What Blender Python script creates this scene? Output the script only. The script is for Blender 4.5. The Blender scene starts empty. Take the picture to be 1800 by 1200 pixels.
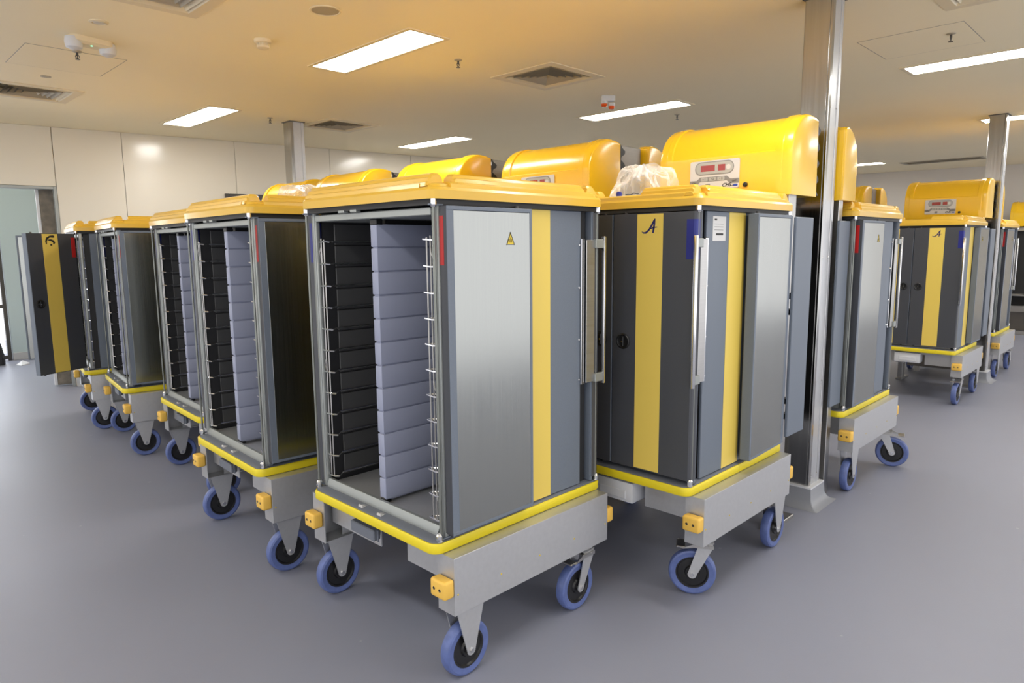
import bpy, bmesh, math, random
from mathutils import Vector, Matrix
from math import sin, cos, pi, radians as R
random.seed(4)
S = bpy.context.scene
COL = S.collection

# ------------------------------------------------------------------ camera
cam = bpy.data.cameras.new('camera'); camo = bpy.data.objects.new('camera', cam); COL.objects.link(camo)
YAW, PITCH, ROLL = 0.779, 0.1391, -0.0093
fw = Vector((cos(YAW)*cos(PITCH), sin(YAW)*cos(PITCH), -sin(PITCH)))
r0 = Vector((sin(YAW), -cos(YAW), 0)); u0 = r0.cross(fw)
rt = r0*cos(ROLL)+u0*sin(ROLL); up = -r0*sin(ROLL)+u0*cos(ROLL)
m = Matrix((rt, up, -fw)).transposed().to_4x4(); m.translation = Vector((-1.8202, -2.1219, 1.5))
camo.matrix_world = m
cam.sensor_width = 36; cam.lens = 1201.9/1800*36; cam.clip_start = 0.05
S.camera = camo
# ------------------------------------------------------------------ world, lamps, exposure
W = bpy.data.worlds.new('world'); S.world = W; W.use_nodes = True
bg = W.node_tree.nodes['Background']; bg.inputs[0].default_value = (.97, .97, 1, 1); bg.inputs[1].default_value = 1.0
LAMP = 15.0
S.view_settings.view_transform = 'Standard'; S.view_settings.look = 'None'
S.view_settings.gamma = 1; S.view_settings.use_curve_mapping = False
S.view_settings.exposure = 0.78
S.cycles.max_bounces = 8; S.cycles.caustics_reflective = False; S.cycles.caustics_refractive = False

# ------------------------------------------------------------------ materials
def mat(name, col, rough=.5, metal=0, noise=None, bump=0, coat=0, emit=0, spec=.5, trans=0):
    mm = bpy.data.materials.new(name); mm.use_nodes = True; nt = mm.node_tree
    b = nt.nodes['Principled BSDF']
    b.inputs['Base Color'].default_value = (*col, 1); b.inputs['Roughness'].default_value = rough
    b.inputs['Metallic'].default_value = metal; b.inputs['Specular IOR Level'].default_value = spec
    if coat: b.inputs['Coat Weight'].default_value = coat; b.inputs['Coat Roughness'].default_value = .12
    if emit:
        b.inputs['Emission Color'].default_value = (*col, 1); b.inputs['Emission Strength'].default_value = emit
    if noise:   # (scale xyz, colour amount, roughness amount)
        sc, ca, ra = noise
        tc = nt.nodes.new('ShaderNodeTexCoord'); mp = nt.nodes.new('ShaderNodeMapping'); mp.inputs['Scale'].default_value = sc
        n = nt.nodes.new('ShaderNodeTexNoise'); n.inputs['Scale'].default_value = 1; n.inputs['Detail'].default_value = 4
        nt.links.new(tc.outputs['Object'], mp.inputs[0]); nt.links.new(mp.outputs[0], n.inputs['Vector'])
        if ca:
            mr = nt.nodes.new('ShaderNodeMapRange'); mr.inputs['From Min'].default_value = .3; mr.inputs['From Max'].default_value = .7
            mr.inputs['To Min'].default_value = 1-ca; mr.inputs['To Max'].default_value = 1+ca
            nt.links.new(n.outputs['Fac'], mr.inputs['Value'])
            vm = nt.nodes.new('ShaderNodeVectorMath'); vm.operation = 'SCALE'; vm.inputs[0].default_value = col
            nt.links.new(mr.outputs[0], vm.inputs['Scale']); nt.links.new(vm.outputs[0], b.inputs['Base Color'])
        if ra:
            mr = nt.nodes.new('ShaderNodeMapRange'); mr.inputs['From Min'].default_value = .3; mr.inputs['From Max'].default_value = .7
            mr.inputs['To Min'].default_value = rough-ra; mr.inputs['To Max'].default_value = rough+ra
            nt.links.new(n.outputs['Fac'], mr.inputs['Value']); nt.links.new(mr.outputs[0], b.inputs['Roughness'])
        if bump:
            bp = nt.nodes.new('ShaderNodeBump'); bp.inputs['Strength'].default_value = bump; bp.inputs['Distance'].default_value = .002
            nt.links.new(n.outputs['Fac'], bp.inputs['Height']); nt.links.new(bp.outputs[0], b.inputs['Normal'])
    return mm
M = dict(
 steel=mat('brushed_steel', (.50, .49, .475), .34, 1, ((3, 3, 160), .05, .05), .05),
 steelv=mat('brushed_steel_vertical', (.375, .385, .365), .22, 1, ((260, 260, 3), .015, .03), .0),
 steelm=mat('mirror_steel', (.42, .415, .405), .16, 1, ((90, 90, 1.5), .05, .04), .03),
 satin=mat('satin_steel', (.58, .585, .60), .40, .7, ((60, 60, 60), .03, .03)),
 chrome=mat('chrome', (.75, .75, .76), .15, 1),
 gap=mat('dull_cabinet_steel', (.24, .22, .20), .38, .75, ((4, 4, 120), .05, .04)),
 rod=mat('dull_steel_rod', (.22, .23, .21), .35, .7),
 alu=mat('aluminium', (.36, .38, .37), .42, .55),
 lid=mat('yellow_plastic_lid', (.76, .46, .045), .36, 0, ((9, 9, 9), .03, .05), 0, .25),
 dome=mat('yellow_plastic_hood', (.90, .53, .012), .27, 0, None, 0, .4),
 rim=mat('yellow_rubber_rim', (.82, .66, .018), .45),
 stripe=mat('yellow_stripe', (.82, .61, .12), .42),
 bump=mat('yellow_buffer', (.85, .52, .09), .5),
 grey=mat('slate_grey_laminate', (.15, .178, .225), .45, 0, ((300, 300, 300), .05, .04)),
 dgrey=mat('charcoal_laminate', (.060, .064, .076), .42, 0, ((300, 300, 300), .05, .04)),
 deck=mat('grey_deck_plastic', (.15, .165, .20), .5, 0, ((200, 200, 200), .06, .03)),
 black=mat('black_plastic', (.008, .008, .009), .4),
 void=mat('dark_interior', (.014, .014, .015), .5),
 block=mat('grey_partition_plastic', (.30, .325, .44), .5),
 dblock=mat('shaded_partition_plastic', (.055, .055, .055), .4),  # partition plastic with the shade inside the trolley put into its colour
 tyre=mat('blue_tyre_rubber', (.108, .150, .36), .42, 0, ((40, 40, 40), .12, .08)),
 hub=mat('black_wheel_hub', (.012, .012, .014), .38),
 white=mat('white_plastic', (.66, .67, .70), .45),
 ceil=mat('warm_glow_ceiling_paint', (.95, .845, .60), .6, 0, ((.6, .6, .6), .02, 0)),  # cream tint carries the warm light bounced off the yellow lids
 cfit=mat('cream_fitting', (.78, .68, .48), .5),
 wall=mat('gloss_white_wall_panel', (.76, .70, .59), .17, 0, ((.8, .8, .8), .01, .02)),
 wall2=mat('painted_back_wall', (.62, .58, .53), .5),
 teal=mat('pale_teal_wall', (.52, .63, .66), .5),
 red=mat('red_sticker', (.50, .015, .015), .4), blue=mat('blue_sticker', (.012, .02, .22), .4),
 navy=mat('navy_print', (.012, .012, .12), .5), ink=mat('black_print', (.01, .01, .01), .5),
 plate=mat('silver_panel_film', (.62, .61, .60), .35, .2), pgrey=mat('grey_panel_print', (.22, .22, .22), .4),
 pgl=mat('light_grey_panel_print', (.40, .41, .40), .4), disp=mat('red_display_window', (.30, .02, .01), .15, coat=.5),
 btxt=mat('blue_print', (.02, .06, .45), .4), tri=mat('yellow_warning_print', (.75, .55, .03), .4),
 lamp=mat('lit_diffuser', (1, .985, .95), .5, emit=LAMP),
 day=mat('daylit_glass', (.86, .92, 1), .3, emit=3.0), led=mat('green_led', (.1, 1, .3), .3, emit=3),
 frame=mat('dark_window_frame', (.09, .085, .08), .4, .5), wglass=mat('hatch_glass', (.30, .27, .24), .1, .3),
 orange=mat('orange_lens', (.75, .10, .01), .2), grille=mat('grille_metal', (.42, .37, .28), .5),
 leaf=mat('mottled_brown_door_leaf', (.20, .175, .14), .6, 0, ((14, 14, 14), .3, .1)),
 cove=mat('pale_cove_skirting', (.50, .51, .53), .45), plinth=mat('grey_column_plinth', (.27, .28, .31), .45),
)
def floor_mat():
    mm = bpy.data.materials.new('blue_grey_resin_floor'); mm.use_nodes = True; nt = mm.node_tree; b = nt.nodes['Principled BSDF']
    tc = nt.nodes.new('ShaderNodeTexCoord')
    def noise(s, d=5):
        n = nt.nodes.new('ShaderNodeTexNoise'); n.inputs['Scale'].default_value = s; n.inputs['Detail'].default_value = d
        nt.links.new(tc.outputs['Object'], n.inputs['Vector']); return n
    n1 = noise(1.3); n2 = noise(140, 2)
    cr = nt.nodes.new('ShaderNodeMix'); cr.data_type = 'RGBA'
    cr.inputs[6].default_value = (.235, .247, .315, 1); cr.inputs[7].default_value = (.270, .282, .350, 1)
    nt.links.new(n1.outputs['Fac'], cr.inputs[0])
    # sparse pale chips and scuffs
    v = nt.nodes.new('ShaderNodeTexVoronoi'); v.inputs['Scale'].default_value = 3.6; v.inputs['Randomness'].default_value = 1
    nt.links.new(tc.outputs['Object'], v.inputs['Vector'])
    n3 = noise(34, 3)
    ad = nt.nodes.new('ShaderNodeMath'); ad.operation = 'MULTIPLY_ADD'; ad.inputs[1].default_value = .06
    nt.links.new(n3.outputs['Fac'], ad.inputs[0]); nt.links.new(v.outputs['Distance'], ad.inputs[2])
    lt = nt.nodes.new('ShaderNodeMapRange'); lt.inputs['From Min'].default_value = .062; lt.inputs['From Max'].default_value = .052
    lt.inputs['To Max'].default_value = .5
    nt.links.new(ad.outputs[0], lt.inputs['Value'])
    c2 = nt.nodes.new('ShaderNodeMix'); c2.data_type = 'RGBA'; c2.inputs[7].default_value = (.42, .42, .46, 1)
    nt.links.new(cr.outputs[2], c2.inputs[6]); nt.links.new(lt.outputs[0], c2.inputs[0])
    nt.links.new(c2.outputs[2], b.inputs['Base Color'])
    mr = nt.nodes.new('ShaderNodeMapRange'); mr.inputs['To Min'].default_value = .36; mr.inputs['To Max'].default_value = .5
    nt.links.new(n1.outputs['Fac'], mr.inputs['Value']); nt.links.new(mr.outputs[0], b.inputs['Roughness'])
    bp = nt.nodes.new('ShaderNodeBump'); bp.inputs['Strength'].default_value = .25; bp.inputs['Distance'].default_value = .001
    nt.links.new(n2.outputs['Fac'], bp.inputs['Height']); nt.links.new(bp.outputs[0], b.inputs['Normal'])
    return mm
M['floor'] = floor_mat()
def film_mat():
    mm = bpy.data.materials.new('clear_polythene'); mm.use_nodes = True; nt = mm.node_tree; b = nt.nodes['Principled BSDF']
    b.inputs['Base Color'].default_value = (.93, .93, .93, 1); b.inputs['Roughness'].default_value = .16
    tr = nt.nodes.new('ShaderNodeBsdfTransparent'); mx = nt.nodes.new('ShaderNodeMixShader')
    fr = nt.nodes.new('ShaderNodeLayerWeight'); fr.inputs['Blend'].default_value = .35
    mr = nt.nodes.new('ShaderNodeMapRange'); mr.inputs['To Min'].default_value = .16; mr.inputs['To Max'].default_value = .85
    nt.links.new(fr.outputs['Facing'], mr.inputs['Value']); nt.links.new(mr.outputs[0], mx.inputs[0])
    nt.links.new(tr.outputs[0], mx.inputs[1]); nt.links.new(b.outputs[0], mx.inputs[2])
    nt.links.new(mx.outputs[0], nt.nodes['Material Output'].inputs['Surface']); return mm
M['film'] = film_mat()

# ------------------------------------------------------------------ mesh helpers
def _b(bm, vs0):
    return [v for v in bm.verts if v.index == -1 or v not in vs0]
def box(bm, x0, x1, y0, y1, z0, z1, bev=0, seg=1, edges=None):
    r = bmesh.ops.create_cube(bm, size=1); vs = r['verts']
    for v in vs: v.co = Vector(((x0+x1)/2+v.co.x*(x1-x0), (y0+y1)/2+v.co.y*(y1-y0), (z0+z1)/2+v.co.z*(z1-z0)))
    if bev:
        es = {e for v in vs for e in v.link_edges}
        if edges == 'z': es = {e for e in es if abs((e.verts[0].co-e.verts[1].co).normalized().z) > .9}
        if edges == 'x': es = {e for e in es if abs((e.verts[0].co-e.verts[1].co).normalized().x) > .9}
        bmesh.ops.bevel(bm, geom=list(es), offset=bev, segments=seg, affect='EDGES', profile=.5)
def loops(bm, rings, cap0=True, cap1=True, close=True):
    """rings: lists of points of the same length, skinned together."""
    vv = [[bm.verts.new(p) for p in ring] for ring in rings]; n = len(vv[0])
    for a, b in zip(vv, vv[1:]):
        for i in range(n if close else n-1):
            j = (i+1) % n; bm.faces.new((a[i], a[j], b[j], b[i]))
    if cap0: bm.faces.new(vv[0][::-1])
    if cap1: bm.faces.new(vv[-1])
def prism(bm, pts, f0, f1):
    """extrude 2D polygon pts between mappings f0(p), f1(p)"""
    loops(bm, [[f0(p) for p in pts], [f1(p) for p in pts]])
def cyl(bm, p0, p1, r, n=12, r1=None):
    p0, p1 = Vector(p0), Vector(p1); d = (p1-p0).normalized(); a = d.orthogonal().normalized(); b = d.cross(a)
    r1 = r if r1 is None else r1
    loops(bm, [[p0+(a*cos(2*pi*i/n)+b*sin(2*pi*i/n))*r for i in range(n)], [p1+(a*cos(2*pi*i/n)+b*sin(2*pi*i/n))*r1 for i in range(n)]])
def lathe(bm, prof, o=(0, 0, 0), axis='z', n=24, cap=True):
    """prof: (radius, height) along axis"""
    rings = []
    for r, h in prof:
        ring = []
        for i in range(n):
            a = 2*pi*i/n; c, s = r*cos(a), r*sin(a)
            ring.append({'z': (o[0]+c, o[1]+s, o[2]+h), 'y': (o[0]+s, o[1]+h, o[2]+c), 'x': (o[0]+h, o[1]+c, o[2]+s)}[axis])
        rings.append(ring)
    loops(bm, rings, cap and prof[0][0] > 1e-6, cap and prof[-1][0] > 1e-6)
def tube(bm, pts, r, n=6):
    pts = [Vector(p) for p in pts]; rings = []
    for i, p in enumerate(pts):
        d = (pts[min(i+1, len(pts)-1)]-pts[max(i-1, 0)]).normalized()
        ref = Vector((0, 0, 1)) if abs(d.z) < .9 else Vector((1, 0, 0))
        a = d.cross(ref).normalized(); b = d.cross(a)
        rings.append([p+(a*cos(2*pi*k/n)+b*sin(2*pi*k/n))*r for k in range(n)])
    loops(bm, rings)
def rrect(hx, hy, r, z, n=6, cx=0, cy=0):
    out = []
    for sx, sy, a0 in ((1, 1, 0), (-1, 1, 90), (-1, -1, 180), (1, -1, 270)):
        for k in range(n+1):
            a = R(a0+90*k/n); out.append((cx+sx*(hx-r)+r*cos(a), cy+sy*(hy-r)+r*sin(a), z))
    return out
MESH = {}
def mesh(key, mname, fn, smooth=35):
    k = (key, mname)
    if k not in MESH:
        bm = bmesh.new(); fn(bm); bmesh.ops.recalc_face_normals(bm, faces=bm.faces[:])
        me = bpy.data.meshes.new(key); bm.to_mesh(me); bm.free(); me.materials.append(M[mname])
        if smooth:
            for p in me.polygons: p.use_smooth = len(p.vertices) <= 14
            me.set_sharp_from_angle(angle=R(smooth))
        MESH[k] = me
    return MESH[k]
def ob(name, me, parent=None, loc=None, rz=None, label=None, rot=None):
    o = bpy.data.objects.new(name, me); COL.objects.link(o)
    if parent: o.parent = parent
    if loc: o.location = loc
    if rz is not None: o.rotation_euler = (0, 0, rz)
    if rot: o.rotation_euler = rot
    if label: o['label'] = label
    return o
CNT = [0]
def part(name, mname, fn, parent=None, key=None, loc=None, rz=None, label=None, smooth=35, rot=None):
    if key is None: CNT[0] += 1; key = name+'_%d' % CNT[0]
    return ob(name, mesh(key, mname, fn, smooth), parent, loc, rz, label, rot)
def thing(name, label, cat, loc=(0, 0, 0), rz=0, group=None):
    o = bpy.data.objects.new(name, None); COL.objects.link(o); o.location = loc; o.rotation_euler = (0, 0, rz)
    o.empty_display_size = .1; o['label'] = label; o['category'] = cat
    if group: o['group'] = group
    return o
def tag(o, label, cat, group=None):
    o['label'] = label; o['category'] = cat
    if group: o['group'] = group
    return o
def struct(o, label=None):
    o['kind'] = 'structure'
    if label: o['label'] = label
    return o
def text_mesh(key, s, size, mname, ext=.0004, shear=0, bold=0):
    k = (key, mname)
    if k not in MESH:
        c = bpy.data.curves.new(key, 'FONT'); c.body = s; c.size = size; c.extrude = ext; c.align_x = 'CENTER'; c.align_y = 'CENTER'
        c.shear = shear; c.offset = bold; c.resolution_u = 3
        t = bpy.data.objects.new('t', c); COL.objects.link(t)
        dg = bpy.context.evaluated_depsgraph_get(); me = bpy.data.meshes.new_from_object(t.evaluated_get(dg)); me.name = key
        bpy.data.objects.remove(t); bpy.data.curves.remove(c); me.materials.clear(); me.materials.append(M[mname]); MESH[k] = me
    return MESH[k]

# ------------------------------------------------------------------ the room
H = 2.79
XLO, XHI, YLO, YHI = -5.0, 13.2, -5.0, 8.0
# (x0,x1,y0,y1) of the recessed fittings
LAMPS = [
 (.83, 1.11, 1.33, 2.49, 'long lit ceiling panel at upper centre, largest one in view'),
 (.87, 1.15, 4.39, 5.61, 'lit ceiling panel nearest the left wall, left of the far column'),
 (3.67, 3.95, 4.20, 5.36, 'small lit ceiling panel behind the far column and its vent'),
 (3.81, 4.09, 1.32, 2.46, 'lit ceiling panel just behind the orange twin beacon'),
 (4.05, 4.33, -1.62, -.46, 'lit ceiling panel at the right edge, right of the tall near column'),
 (7.10, 7.38, -1.55, -.38, 'lit ceiling panel beside the top of the distant right column'),
 (10.5, 10.8, 1.60, 2.76, 'small distant lit ceiling panel over the back wall'),
 (7.10, 7.38, 1.33, 2.49, 'lit ceiling panel hidden beyond the big yellow hood'),
 (7.10, 7.38, 4.20, 5.36, 'lit ceiling panel in the far left corner of the hall'),
 (.83, 1.11, -1.62, -.46, 'lit ceiling panel above and right of the front trolley'),
 (-2.1, -1.82, 1.33, 2.49, 'lit ceiling panel left of the camera'),
 (-2.1, -1.82, 4.39, 5.55, 'lit ceiling panel by the left doorway'),
 (-2.1, -1.82, -1.62, -.46, 'lit ceiling panel over the camera'),
 (.83, 1.11, -4.5, -3.34, 'lit ceiling panel behind the camera on the right'),
 (4.05, 4.33, -4.5, -3.34, 'lit ceiling panel far right of the camera'),
 (7.10, 7.38, -4.5, -3.34, 'lit ceiling panel furthest to the right of the camera'),
 (10.5, 10.8, -1.62, -.46, 'lit ceiling panel over the distant docking station'),
]
VENTS = [(2.03, 2.60, 1.26, 1.83, 'square four-way ceiling vent at centre, in front of the beacon'),
 (-.76, -.19, 1.40, 1.97, 'square ceiling vent cut by the top edge of the view'),
 (-.70, -.13, 4.53, 5.10, 'square ceiling vent at the far left by the wall'),
 (2.0, 2.56, 4.22, 4.78, 'square ceiling vent just right of the far column'),
 (2.20, 2.78, -1.62, -1.04, 'square ceiling vent at the top right corner, right of the tall column'),
 (6.1, 6.67, 1.26, 1.83, 'square ceiling vent above the big front hood'),
 (6.1, 6.67, 4.22, 4.78, 'distant square ceiling vent above the second hood')]
GRILLE = (10.9, 11.25, .30, 1.40)
holes = [l[:4] for l in LAMPS] + [v[:4] for v in VENTS] + [GRILLE]
def ceiling_fn(bm):
    xs = sorted({XLO, XHI} | {h[0] for h in holes} | {h[1] for h in holes}); ys = sorted({YLO, YHI} | {h[2] for h in holes} | {h[3] for h in holes})
    for a, b in zip(xs, xs[1:]):
        for c, d in zip(ys, ys[1:]):
            mx, my = (a+b)/2, (c+d)/2
            if any(h[0] < mx < h[1] and h[2] < my < h[3] for h in holes): continue
            for z, fl in ((H, 1), (H+.12, 0)):
                q = [(a, c, z), (b, c, z), (b, d, z), (a, d, z)]
                bm.faces.new([bm.verts.new(p) for p in (q[::-1] if fl else q)])
    for h in holes:
        rr = [(h[0], h[2]), (h[1], h[2]), (h[1], h[3]), (h[0], h[3])]
        for i in range(4):
            p, q = rr[i], rr[(i+1) % 4]
            bm.faces.new([bm.verts.new(t) for t in ((*p, H), (*q, H), (*q, H+.12), (*p, H+.12))])
struct(part('ceiling', 'ceil', ceiling_fn, smooth=0))
struct(part('floor', 'floor', lambda bm: box(bm, XLO, XHI, YLO, 12, -.1, 0), smooth=0))

# left wall: line through (0,6.62) falling slightly towards the right
WA = math.atan2(-.67, 4.4)
wl = struct(ob('wall_left', mesh('wall_backing', 'wall', lambda bm: (box(bm, .12, 14, .03, .10, 0, H), box(bm, -6, .12, .03, .10, 2.17, H), box(bm, -6, -1.3, .03, .10, 0, 2.17))), None, (0, 6.60, 0), WA))
seams = [.09, .74, 1.95, 3.16, 4.37, 5.58, 6.79, 8.0, 9.21, 10.42, 11.63, 12.84, 14.0]
for a, b in zip(seams, seams[1:]):
    part('panel', 'wall', lambda bm: box(bm, a+.002, b-.002, 0, .03, .0, H-.001, .002), wl)
part('panel', 'wall', lambda bm: box(bm, -1.3, .086, 0, .03, 2.172, H-.001, .002), wl)
part('panel', 'wall', lambda bm: box(bm, -2.5, -1.304, 0, .03, 0, H-.001, .002), wl)
bl = part('baseboard_left', 'cove', lambda bm: prism(bm, [(0, 0), (-.06, 0), (-.022, .02), (-.008, .06), (-.004, .11), (0, .11)], lambda p: (.10, p[0], p[1]), lambda p: (13.5, p[0], p[1])), None, loc=(0, 6.60, 0), rz=WA)
struct(bl)
d1 = struct(thing('door_1', 'doorway in the left wall', 'door', (0, 6.60, 0), WA)); del d1['category'], d1['label']
part('door_frame', 'alu', lambda bm: (box(bm, .06, .09, -.008, .12, 0, 2.17, .003), box(bm, -1.3, .06, -.008, .12, 2.14, 2.17, .003), box(bm, -1.33, -1.30, -.008, .12, 0, 2.17, .003)), d1)
part('door_leaf', 'leaf', lambda bm: box(bm, -.07, .06, .13, .17, .01, 2.15, .003), d1)
part('door_edge_strip', 'white', lambda bm: box(bm, -.10, -.07, .125, .175, .01, 2.15, .003), d1)
w1 = struct(thing('window_1', '', '', (0, 6.60, 0), WA)); del w1['category'], w1['label']
part('window_frame', 'frame', lambda bm: (box(bm, 1.80, 1.85, -.03, .0, 1.0, 2.16, .004), box(bm, 3.1, 3.15, -.03, 0, 1.0, 2.16, .004), box(bm, 1.85, 3.1, -.03, 0, 2.10, 2.16, .004), box(bm, 1.85, 3.1, -.03, 0, 1.0, 1.05, .004)), w1)
part('pane', 'wglass', lambda bm: box(bm, 1.85, 3.1, -.008, -.002, 1.05, 2.10), w1)
# back wall
bwA = math.atan2(1, -.15)
struct(ob('wall_back', mesh('wall_back', 'wall2', lambda bm: box(bm, -4, 9, -.12, 0, 0, H, .002)), None, (12.72, -.1, 0), bwA))
struct(part('baseboard_back', 'cove', lambda bm: box(bm, -4, 7, 0, .012, 0, .10, .003), None, loc=(12.72, -.1, 0), rz=bwA))
# room beyond the doorway
struct(part('wall_beyond', 'teal', lambda bm: box(bm, -.02, 1.6, 9.32, 9.42, .09, H, .003), smooth=0))
struct(part('baseboard_beyond', 'cove', lambda bm: box(bm, -.02, 1.6, 9.30, 9.42, 0, .10, .003), smooth=0))
struct(part('ceiling_beyond', 'ceil', lambda bm: box(bm, -4, 2, 6.9, 10.2, H+.001, H+.1), smooth=0))
w2 = struct(thing('window_2', '', '', (0, 9.36, 0), 0)); del w2['category'], w2['label']
part('pane', 'day', lambda bm: box(bm, -2.6, -.09, .0, .012, .10, 2.55), w2)
part('window_frame', 'frame', lambda bm: [box(bm, x, x+.045, -.03, .02, 0, 2.6, .004) for x in (-2.6, -1.9, -1.2, -.62, -.21, -.075)]+[box(bm, -2.6, -.07, -.025, .02, z, z+.05, .004) for z in (0.02, .72, 2.1, 2.55)], w2)
struct(part('wall_beyond_left', 'white', lambda bm: box(bm, -3.5, -.03, 9.39, 9.5, 2.6, H), smooth=0))

# ceiling fittings
for i, (x0, x1, y0, y1, lb) in enumerate(LAMPS):
    t = thing('ceiling_light', lb, 'ceiling light', ((x0+x1)/2, (y0+y1)/2, H), 0, 'recessed ceiling light panels')
    hx, hy = (x1-x0)/2, (y1-y0)/2
    def fr(bm):
        a = rrect(hx+.022, hy+.022, .004, -.006, 1); b = rrect(hx+.022, hy+.022, .004, .001, 1); c = rrect(hx-.008, hy-.008, .003, -.006, 1); d = rrect(hx-.008, hy-.008, .003, .05, 1)
        loops(bm, [b, a, c, d], False, False)
    part('frame', 'cfit', fr, t, smooth=20)
    part('diffuser', 'lamp', lambda bm: box(bm, -hx+.006, hx-.006, -hy+.006, hy-.006, .0, .008), t, smooth=0)
def vent(x0, x1, y0, y1, lb):
    h = (x1-x0)/2; t = thing('ceiling_vent', lb, 'air vent', ((x0+x1)/2, (y0+y1)/2, H), 0, 'square four-way ceiling vents')
    def sq(s, z): return [(-s, -s, z), (s, -s, z), (s, s, z), (-s, s, z)]
    def fr(bm): loops(bm, [sq(h+.03, .001), sq(h+.03, -.006), sq(h-.035, -.008), sq(h-.05, .012)], False, False)
    part('frame', 'cfit', fr, t, key='vent_frame%.2f' % h, smooth=0)
    for k in range(5):
        s = h-.055-k*.042
        part('blade', 'grille' if k else 'cfit', lambda bm: loops(bm, [sq(s, -.004), sq(s-.034, .042), sq(s-.037, .042), sq(s-.004, -.007)], False, False), t, key='vent_blade%d_%.2f' % (k, h), smooth=0)
    part('backing', 'void', lambda bm: box(bm, -h+.005, h-.005, -h+.005, h-.005, .09, .1), t, key='vent_back%.2f' % h, smooth=0)
for v in VENTS: vent(*v)
g = thing('ceiling_grille', 'long slotted return-air grille near the back wall', 'air vent', ((GRILLE[0]+GRILLE[1])/2, (GRILLE[2]+GRILLE[3])/2, H))
part('frame', 'grille', lambda bm: loops(bm, [rrect(.20, .58, .004, .001, 1), rrect(.20, .58, .004, -.008, 1), rrect(.155, .53, .004, -.008, 1), rrect(.155, .53, .004, .06, 1)], False, False), g, smooth=0)
for k in range(8): part('blade', 'grille', lambda bm: prism(bm, [(0, 0), (.004, 0), (.03, .04), (.026, .04)], lambda p: (-.15+k*.038+p[0], -.54, p[1]), lambda p: (-.15+k*.038+p[0], .54, p[1])), g, key='grille_blade%d' % k, smooth=0)
part('backing', 'void', lambda bm: box(bm, -.17, .17, -.54, .54, .08, .09), g, smooth=0)
def hatch(x0, x1, y0, y1, lb):
    t = thing('access_hatch', lb, 'hatch', ((x0+x1)/2, (y0+y1)/2, H)); hx, hy = (x1-x0)/2, (y1-y0)/2
    part('trim_line', 'grille', lambda bm: loops(bm, [rrect(hx+.004, hy+.004, .003, .0, 1), rrect(hx+.004, hy+.004, .003, -.0015, 1), rrect(hx-.002, hy-.002, .003, -.0015, 1), rrect(hx-.002, hy-.002, .003, 0, 1)], False, False), t, smooth=0)
    part('hatch_panel', 'ceil', lambda bm: box(bm, -hx+.002, hx-.002, -hy+.002, hy-.002, -.0025, .0, .001), t, smooth=0)
hatch(-.74, -.16, 3.22, 3.84, 'flush square access hatch in the ceiling at far left')
hatch(3.10, 3.69, -1.04, -.45, 'flush access hatch in the ceiling right of the tall column')
def sprinkler(x, y, lb):
    t = thing('sprinkler', lb, 'sprinkler', (x, y, H), 0, 'ceiling sprinkler heads')
    part('escutcheon', 'grille', lambda bm: lathe(bm, [(.0, 0), (.028, 0), (.026, -.006), (.012, -.009), (0, -.009)], n=16), t, key='spr_a')
    part('sprinkler_body', 'frame', lambda bm: (cyl(bm, (0, 0, -.008), (0, 0, -.03), .007, 8), cyl(bm, (0, 0, -.03), (0, 0, -.05), .003, 6), tube(bm, [(-.008, 0, -.024), (-.012, 0, -.036), (0, 0, -.048)], .0022), tube(bm, [(.008, 0, -.024), (.012, 0, -.036), (0, 0, -.048)], .0022), lathe(bm, [(0, -.049), (.015, -.049), (.015, -.052), (0, -.052)], n=12)), t, key='spr_b')
sprinkler(1.49, 1.65, 'sprinkler head between the big light panel and the centre vent')
sprinkler(1.54, 4.57, 'sprinkler head just left of the far column')
sprinkler(4.42, 1.68, 'sprinkler head above the biggest yellow hood')
sprinkler(-.46, 3.21, 'sprinkler head in the access hatch at far left')
sprinkler(3.32, -.93, 'sprinkler head in the hatch right of the tall column')
t = thing('ceiling_speaker', 'round flush ceiling speaker at the top, left of the big light', 'speaker', (.30, 1.39, H))
part('bezel', 'cfit', lambda bm: lathe(bm, [(.085, 0), (.085, -.004), (.076, -.006), (.074, -.002), (0, -.002)], n=32), t)
part('mesh_grille', 'grille', lambda bm: lathe(bm, [(.074, -.003), (.06, -.0045), (0, -.005)], n=32), t)
t = thing('smoke_detector', 'white smoke detector left of the big light panel', 'detector', (.30, 2.14, H))
part('base', 'cfit', lambda bm: lathe(bm, [(.052, 0), (.052, -.018), (.046, -.022), (0, -.022)], n=24), t)
part('sensing_head', 'cfit', lambda bm: (lathe(bm, [(.036, -.036), (.038, -.05), (.026, -.056), (0, -.057)], n=24), lathe(bm, [(.03, -.02), (.03, -.037), (0, -.037)], n=16), [box(bm, .034*cos(a)-.003, .034*cos(a)+.003, .034*sin(a)-.003, .034*sin(a)+.003, -.04, -.02) for a in [k*pi/5 for k in range(10)]]), t)
t = thing('emergency_light', 'white twin-head emergency light with green indicator at far left', 'emergency light', (-.47, 2.86, H), .2)
part('housing', 'cfit', lambda bm: loops(bm, [rrect(.13, .055, .05, 0), rrect(.13, .055, .05, -.03), rrect(.11, .04, .038, -.045)]), t)
for s in (-1, 1): part('lamp_head', 'white', lambda bm: lathe(bm, [(.045, 0), (.05, -.03), (.045, -.06), (.02, -.072), (0, -.074)], (s*.10, 0, -.01), n=20), t)
part('indicator', 'led', lambda bm: lathe(bm, [(.006, 0), (.005, -.005), (0, -.006)], (-.01, -.03, -.043), n=10), t)
t = thing('downlight', 'small round ceiling downlight above the emergency light', 'ceiling light', (-.53, 2.45, H))
part('bezel', 'cfit', lambda bm: lathe(bm, [(.05, 0), (.05, -.004), (.036, -.008), (.034, 0)], n=24), t)
part('lens', 'plate', lambda bm: lathe(bm, [(.034, -.001), (.03, -.007), (0, -.01)], n=20), t)
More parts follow.
